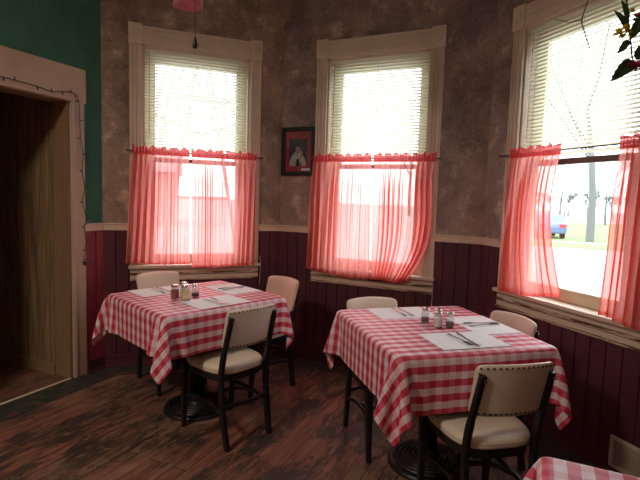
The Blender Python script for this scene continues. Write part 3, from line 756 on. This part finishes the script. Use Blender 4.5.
# ------------------------------------------------------------------ ceiling fan with pink shade, pull chains
fx, fy = 1.715, -1.02
fan = empty('ceiling_fan', (fx, fy, 0)); tag(fan, 'ceiling fan light with pink glass shade and dark pull chains, at top of photo', 'fan')
MB().lathe([(.06, CH), (.06, CH - .03), (.02, CH - .06), (.012, CH - .07), (.012, 2.86)], 20).build('downrod', M['brass'], fan, smooth=True)
MB().lathe([(.02, 2.62), (.09, 2.64), (.11, 2.70), (.11, 2.78), (.05, 2.85), (.015, 2.87)], 28).build('motor', M['brass'], fan, smooth=True)
for k in range(5):
    a = 2 * math.pi * k / 5 + .3; m = Matrix.Rotation(a, 4, 'Z')
    MB().prism([(.16, -.05), (.58, -.065), (.60, -.04), (.60, .04), (.58, .065), (.16, .05)], 2.735, 2.742, mat=m).box(.09, .20, -.015, .015, 2.725, 2.735, mat=m).build('blade', M['wood_jamb'], fan, bevel=.002)
MB().lathe([(.02, 2.62), (.03, 2.55), (.025, 2.40), (.012, 2.37)], 16).build('light_stem', M['brass'], fan, smooth=True)
shp = [(.020, 2.395), (.035, 2.38), (.052, 2.34), (.058, 2.29), (.060, 2.232), (.057, 2.232), (.055, 2.29), (.049, 2.338), (.032, 2.374), (.016, 2.388)]
MB().lathe(shp, 28).build('shade', M['pinkglass'], fan, smooth=True)
pc = MB().tube([(.062, -.03, 2.56), (.066, -.028, 2.3), (.066, -.028, 2.085)], .0014, 6).build('pull_chain', M['brass'], fan)
MB().lathe([(.001, 2.040), (.010, 2.044), (.011, 2.056), (.007, 2.075), (.003, 2.088), (.001, 2.09)], 12, (.066, -.028, 0)).build('chain_knob', M['blackplastic'], pc, smooth=True)
MB().tube([(.086, -.015, 2.56), (.090, -.012, 2.3), (.090, -.012, 2.145)], .0014, 6).build('pull_chain', M['cord'], fan)

# ------------------------------------------------------------------ hanging artificial flowers
M['leaf'] = simple('leaf_green', (.035, .085, .035), .5, var=.3); M['yellow'] = simple('petal_yellow', (.85, .68, .02), .6); M['magenta'] = simple('petal_magenta', (.38, .015, .10), .6, var=.3)
M['twig'] = simple('twig', (.07, .045, .03), .8); M['basket'] = simple('basket', (.20, .12, .06), .8, var=.3, scale=60)
hp = empty('hanging_flowers', (3.47, -.72, 0)); tag(hp, 'hanging basket of artificial flowers trailing yellow and magenta blooms before the right window', 'plant')
def L(p): return (p[0] - 3.47, p[1] + .72, p[2])
MB().lathe([(.06, 2.42), (.11, 2.45), (.14, 2.56), (.145, 2.57), (.135, 2.57), (.10, 2.47), (.05, 2.44)], 24).build('basket', M['basket'], hp)
for k in range(3):
    a = 2 * math.pi * k / 3; MB().tube([(.14 * math.cos(a), .14 * math.sin(a), 2.57), (0, 0, 2.95)], .0018, 5).build('chain', M['rod'], hp)
MB().tube([(0, 0, 2.95), (0, 0, CH)], .002, 5).build('hook', M['rod'], hp)
MB().tube(smooth_path([L(p) for p in ((3.44, -.74, 2.50), (3.37, -.77, 2.42), (3.352, -.755, 2.25), (3.366, -.749, 2.15), (3.376, -.75, 2.09), (3.383, -.753, 2.029), (3.393, -.754, 1.978), (3.402, -.754, 1.928), (3.424, -.745, 1.918), (3.45, -.74, 1.93))]), .0028, 6).build('stem', M['twig'], hp, smooth=True)
MB().tube(smooth_path([L(p) for p in ((3.40, -.70, 2.50), (3.30, -.68, 2.40), (3.262, -.683, 2.25), (3.257, -.686, 2.169), (3.242, -.70, 2.097), (3.256, -.676, 2.058), (3.278, -.649, 2.007))]), [.0022] * 30 + [.0012], 6).build('twig', M['twig'], hp, smooth=True)
MB().tube([L(p) for p in ((3.242, -.70, 2.097), (3.20, -.77, 2.07), (3.153, -.856, 2.058))], [.0018, .0014, .0008], 5).build('twig', M['twig'], hp, smooth=True)
MB().tube(smooth_path([L(p) for p in ((3.46, -.74, 2.5), (3.46, -.78, 2.3), (3.43, -.74, 2.12), (3.44, -.74, 2.0), (3.45, -.74, 1.93))]), .0025, 6).build('stem', M['twig'], hp, smooth=True)
def leaf(p, q, w, curl=.15, nrm=(.3, -.9, .2)):
    p, q = Vector(L(p)), Vector(L(q)); d = q - p; n = Vector(nrm); n = (n - n.dot(d) / d.length_squared * d).normalized(); sd = d.cross(n).normalized()
    rows = []
    for k in range(9):
        t = k / 8; hw = w * math.sin(math.pi * min(1, t * .98 + .01) ** .75) ** .8 if 0 < k < 8 else .0005
        c = p + d * t + n * curl * d.length * math.sin(math.pi * t) * .5
        rows.append([tuple(c - sd * hw - n * hw * -.25), tuple(c - sd * hw * .5), tuple(c - n * hw * .12), tuple(c + sd * hw * .5), tuple(c + sd * hw + n * hw * .25)])
    sheet('leaf', rows, 5, 9, M['leaf'], hp, thick=.001)
leaf((3.403, -.755, 1.925), (3.332, -.845, 1.842), .023)
leaf((3.383, -.753, 2.02), (3.330, -.796, 2.085), .013)
leaf((3.385, -.755, 1.995), (3.352, -.780, 1.945), .012)
leaf((3.390, -.745, 2.0), (3.420, -.76, 2.085), .016)
leaf((3.41, -.75, 1.93), (3.450, -.77, 1.985), .022)
leaf((3.378, -.75, 2.06), (3.352, -.76, 2.13), .010)
leaf((3.43, -.745, 1.93), (3.475, -.77, 1.90), .018)
leaf((3.43, -.745, 2.07), (3.46, -.75, 2.02), .018)
def flower(p, r, mat, np_=6, seed=0, name='blossom'):
    rr = random.Random(seed); mb = MB(); c = Vector(L(p))
    for k in range(np_):
        th = rr.uniform(0, 2 * math.pi); ph_ = rr.uniform(-.6, 1.0); dv = Vector((math.cos(th) * math.cos(ph_), math.sin(th) * math.cos(ph_), math.sin(ph_)))
        b = dv.orthogonal().normalized(); b2 = dv.cross(b); o_ = c + dv * r * .25
        ring = [c + dv * r * (.3 + .7 * x) + b * r * .42 * y + b2 * r * .12 * abs(y) for x, y in ((0, -.3), (.5, -1), (1, -.6), (1.1, 0), (1, .6), (.5, 1), (0, .3))]
        mb.add([tuple(o_)] + [tuple(q) for q in ring], [(0, i + 1, i + 2) for i in range(6)])
    o = mb.build(name, mat, hp, smooth=True); md = o.modifiers.new('t', 'SOLIDIFY'); md.thickness = .001
for k, (p, r) in enumerate((((3.363, -.786, 2.018), .022), ((3.352, -.79, 2.004), .018), ((3.375, -.78, 2.008), .016), ((3.382, -.73, 2.095), .018), ((3.376, -.735, 2.075), .012))): flower(p, r, M['yellow'], 10, k)
for k, (p, r) in enumerate((((3.392, -.79, 1.897), .020), ((3.408, -.775, 1.900), .020), ((3.425, -.76, 1.902), .022), ((3.418, -.715, 2.078), .022), ((3.44, -.72, 2.06), .022), ((3.44, -.75, 1.915), .024))): flower(p, r, M['magenta'], 12, 20 + k)

# ------------------------------------------------------------------ outside
GZ = -.70
M['asphalt'] = simple('pavement', (.34, .345, .35), .9, var=.06, scale=1); M['grass'] = simple('grass', (.12, .17, .055), .95, var=.2, scale=3); M['grass_far'] = M['grass']
M['concrete'] = simple('sidewalk', (.32, .32, .30), .9); M['bark'] = simple('bark', (.12, .125, .115), .9, var=.25)
def ground(name, x0, x1, y0, y1, z, mat): return tag(MB().box(x0, x1, y0, y1, z - .3, z).build(name, mat), kind='structure')
ground('ground_pavement', -160, 110, -60, 24.2, GZ, M['asphalt']); ground('ground_lot', -160, 1.5, 24.2, 66, GZ, M['asphalt'])
ground('ground_grass_strip', 1.5, 110, 24.2, 27.6, GZ + .03, M['grass'])
ground('ground_sidewalk', 1.5, 110, 27.6, 28.6, GZ + .02, M['concrete'])
ground('ground_lawn', 1.5, 110, 28.6, 66, GZ + .03, M['grass'])
ground('ground_far', -160, 200, 66, 200, GZ, M['asphalt'])
def tree_mesh(seed, h, r0, levels=5, spread=.55, first=.3, rmin=.004):
    rr = random.Random(seed); mb = MB()
    def grow(p, d, L_, r, lv):
        n = 3; pts = [p.copy()]; rad = [r]; q = p.copy(); dd = d.copy()
        for k in range(n):
            dd = (dd + Vector((rr.uniform(-1, 1), rr.uniform(-1, 1), rr.uniform(-.3, .5))) * .13).normalized(); q = q + dd * L_ / n; pts.append(q.copy()); rad.append(max(rmin, r * (1 - .45 * (k + 1) / n)))
        mb.tube(pts, rad, 8 if lv == levels else (5 if lv > 2 else 3), caps=False)
        if lv == 0: return
        nb = 3 if lv < levels else 4
        for k in range(nb):
            ax = Vector((rr.uniform(-1, 1), rr.uniform(-1, 1), rr.uniform(-.2, .6))).normalized(); nd = (dd * (1 - spread * .5) + ax * spread * rr.uniform(.8, 1.3)).normalized()
            t = rr.uniform(.55, 1.); base_ = pts[0].lerp(pts[-1], t) if k else pts[-1]
            grow(base_, nd, L_ * rr.uniform(.6, .8), rad[-1] * (.85 if not k else .6), lv - 1)
    grow(Vector((0, 0, 0)), Vector((0, 0, 1)), h * first, r0, levels)
    return mb
def tree(x, y, mb_or_obj, label, group, s=1., rz=0, sx=1):
    if isinstance(mb_or_obj, MB): o = mb_or_obj.build('bare_tree', M['bark'], smooth=True)
    else: o = mb_or_obj.copy(); col.objects.link(o)
    o.location = (x, y, GZ + .02); o.rotation_euler = (0, 0, rz); o.scale = (s * sx, s * sx, s); tag(o, label, 'tree', group); return o
tm = tree(6.1, 29.6, tree_mesh(12, 15, .24, 6, .62, .52), 'nearest bare tree outside the right window, standing beyond the sidewalk', 'bare trees outside')
ta = tree(5.6, 58, tree_mesh(8, 12, .15, 5, .6, .30, .012), 'slender bare tree on the lawn, left of the nearest tree outside', 'bare trees outside')
tree(10.3, 60, ta, 'slender bare tree on the lawn, right of the nearest tree outside', 'bare trees outside', 1., 2.)
tf = None
for k in range(20):
    x = 3 + k * 1.4 + rnd.uniform(-.3, .3); tf = tree(x, 76 + (k * 7 % 5) * 8, tf or tree_mesh(24, 11, .22, 6, .62, .17, .013), 'bare tree in the hazy row beyond the far lawn', 'row of far bare trees', rnd.uniform(.8, 1.05), rnd.uniform(0, 6), .9)
for k, (x, y) in enumerate(((-3, 45), (-13, 62))): tree(x, y, tm, 'bare tree seen faintly through the curtains of the left and middle windows', 'bare trees beyond the curtains', 1.1, k * 1.3)
# parked car
car = empty('parked_car', (3.7, 32.5, GZ), R(100)); tag(car, 'blue parked car with red tail light outside, at the curtain edge of the right window', 'car')
M['carpaint'] = simple('car_paint', (.10, .16, .28), .3); M['tyre'] = simple('tyre', (.02, .02, .02), .8); M['tail'] = simple('tail_light', (.6, .02, .03), .3); M['carglass'] = simple('car_glass', (.05, .06, .07), .1)
body = [(-2.1, .35), (-2.15, .8), (-2.05, 1.0), (-1.7, 1.05), (-1.1, 1.5), (.4, 1.5), (1.1, 1.05), (2.0, .9), (2.15, .6), (2.1, .35)]
MB().prism(body, -.85, .85, axis='y').build('body', M['carpaint'], car, bevel=.08)
MB().prism([(-1.55, 1.07), (-1.05, 1.43), (.35, 1.43), (.95, 1.07)], -.86, .86, axis='y').build('side_window', M['carglass'], car)
for x in (-1.3, 1.35):
    for y in (-.78, .78): MB().lathe([(.2, -.1), (.33, -.1), (.33, .1), (.2, .1)], 20, mat=Matrix.Translation((x, y, .33)) @ Matrix.Rotation(R(90), 4, 'X')).build('wheel', M['tyre'], car)
for y in (-.6, .6): MB().box(-2.17, -2.0, y - .2, y + .2, .75, .95).build('tail_light', M['tail'], car)
# lattice frame and brick house beyond the left window
lt = empty('lattice_frame', (-7.5, 10.55, GZ), R(38)); tag(lt, 'pale metal A shaped lattice frame outside the left window behind its blind', 'frame')
M['galv'] = simple('galvanised', (.22, .23, .24), .5, .2)
Hh = 6.7
for sx_ in (-1, 1):
    for sy_ in (-1, 1):
        MB().bar([(sx_ * 1.25, sy_ * .9, 0), (sx_ * .16, sy_ * .12, Hh)], .07, .07, (1, 0, 0)).build('leg', M['galv'], lt)
for k, z in enumerate((2.0, 3.6, 5.35)):
    f_ = 1 - z / Hh * .87
    for sy_ in (-1, 1): MB().bar([(-1.25 * f_ - (.55 if k == 2 else 0), sy_ * .9 * f_, z), (1.25 * f_ + (.55 if k == 2 else 0), sy_ * .9 * f_, z)], .07, .10, (0, 1, 0)).build('cross_bar', M['galv'], lt)
for sx_ in (-1, 1): MB().bar([(sx_ * 1.6, 0, 4.75), (0, 0, 4.15)], .05, .07, (0, 1, 0)).build('brace', M['galv'], lt)
M['brick'] = simple('brick_pink', (.50, .40, .37), .9, var=.1); M['roof'] = simple('roof_grey', (.36, .37, .40), .9)
hs = empty('brick_house', (-24.5, 21.0, GZ), R(40)); tag(hs, 'pale house across the way seen faintly through the left window', 'house')
MB().box(-5, 5, -3, 3, 0, 3.6).build('walls', M['brick'], hs)
MB().prism([(-3.4, 3.5), (3.4, 3.5), (0, 5.4)], -5.3, 5.3, axis='x').build('roof', M['roof'], hs)
for x in (-3, 0, 3):
    f_ = MB().box(x - .6, x + .6, -3.05, -2.95, 1., 2.5).build('window', M['concrete'], hs); MB().box(x - .5, x + .5, -3.08, -3.04, 1.1, 2.4).build('pane', M['carglass'], f_)

# ------------------------------------------------------------------ light
w = bpy.data.worlds.new('World'); scene.world = w; w.use_nodes = True; nt = w.node_tree
bg = nt.nodes['Background']
tc = nt.nodes.new('ShaderNodeTexCoord'); nz_ = nt.nodes.new('ShaderNodeTexNoise'); nz_.inputs['Scale'].default_value = 1.2; nt.links.new(tc.outputs['Generated'], nz_.inputs[0])
rp = nt.nodes.new('ShaderNodeValToRGB'); rp.color_ramp.elements[0].color = (.78, .88, .97, 1); rp.color_ramp.elements[1].color = (.93, .97, 1, 1); nt.links.new(nz_.outputs[0], rp.inputs[0]); nt.links.new(rp.outputs[0], bg.inputs[0])
bg.inputs[1].default_value = 7.2
def lamp(name, loc, e, c, size):
    l = bpy.data.lights.new(name, 'AREA'); l.shape = 'DISK'; l.size = size; l.energy = e; l.color = c
    o = bpy.data.objects.new(name, l); col.objects.link(o); o.location = loc
lamp('ceiling_lamp', (1.0, -3.4, CH - .1), 76, (1., .84, .68), .5)
lamp('ceiling_lamp', (3.9, -4.6, CH - .1), 8, (1., .78, .55), .5)

# ------------------------------------------------------------------ camera
cam = bpy.data.cameras.new('camera'); co = bpy.data.objects.new('camera', cam); col.objects.link(co)
cam.sensor_fit = 'HORIZONTAL'; cam.sensor_width = 36; cam.lens = 36 * 471.5 / 640; cam.clip_start = .05; cam.clip_end = 500
ya, pi_, ro = R(-24.5875), R(-5.0967), R(1.7976)
fwd = Vector((math.sin(ya) * math.cos(pi_), math.cos(ya) * math.cos(pi_), math.sin(pi_))); rt = Vector((math.cos(ya), -math.sin(ya), 0)); up = rt.cross(fwd)
r2 = math.cos(ro) * rt + math.sin(ro) * up; u2 = -math.sin(ro) * rt + math.cos(ro) * up
mw = Matrix(((r2.x, u2.x, -fwd.x, 3.1412), (r2.y, u2.y, -fwd.y, -2.6891), (r2.z, u2.z, -fwd.z, 1.4288), (0, 0, 0, 1)))
co.matrix_world = mw; scene.camera = co
scene.view_settings.view_transform = 'Standard'; scene.view_settings.look = 'None'; scene.view_settings.exposure = 0.; scene.view_settings.gamma = 1; scene.view_settings.use_curve_mapping = False
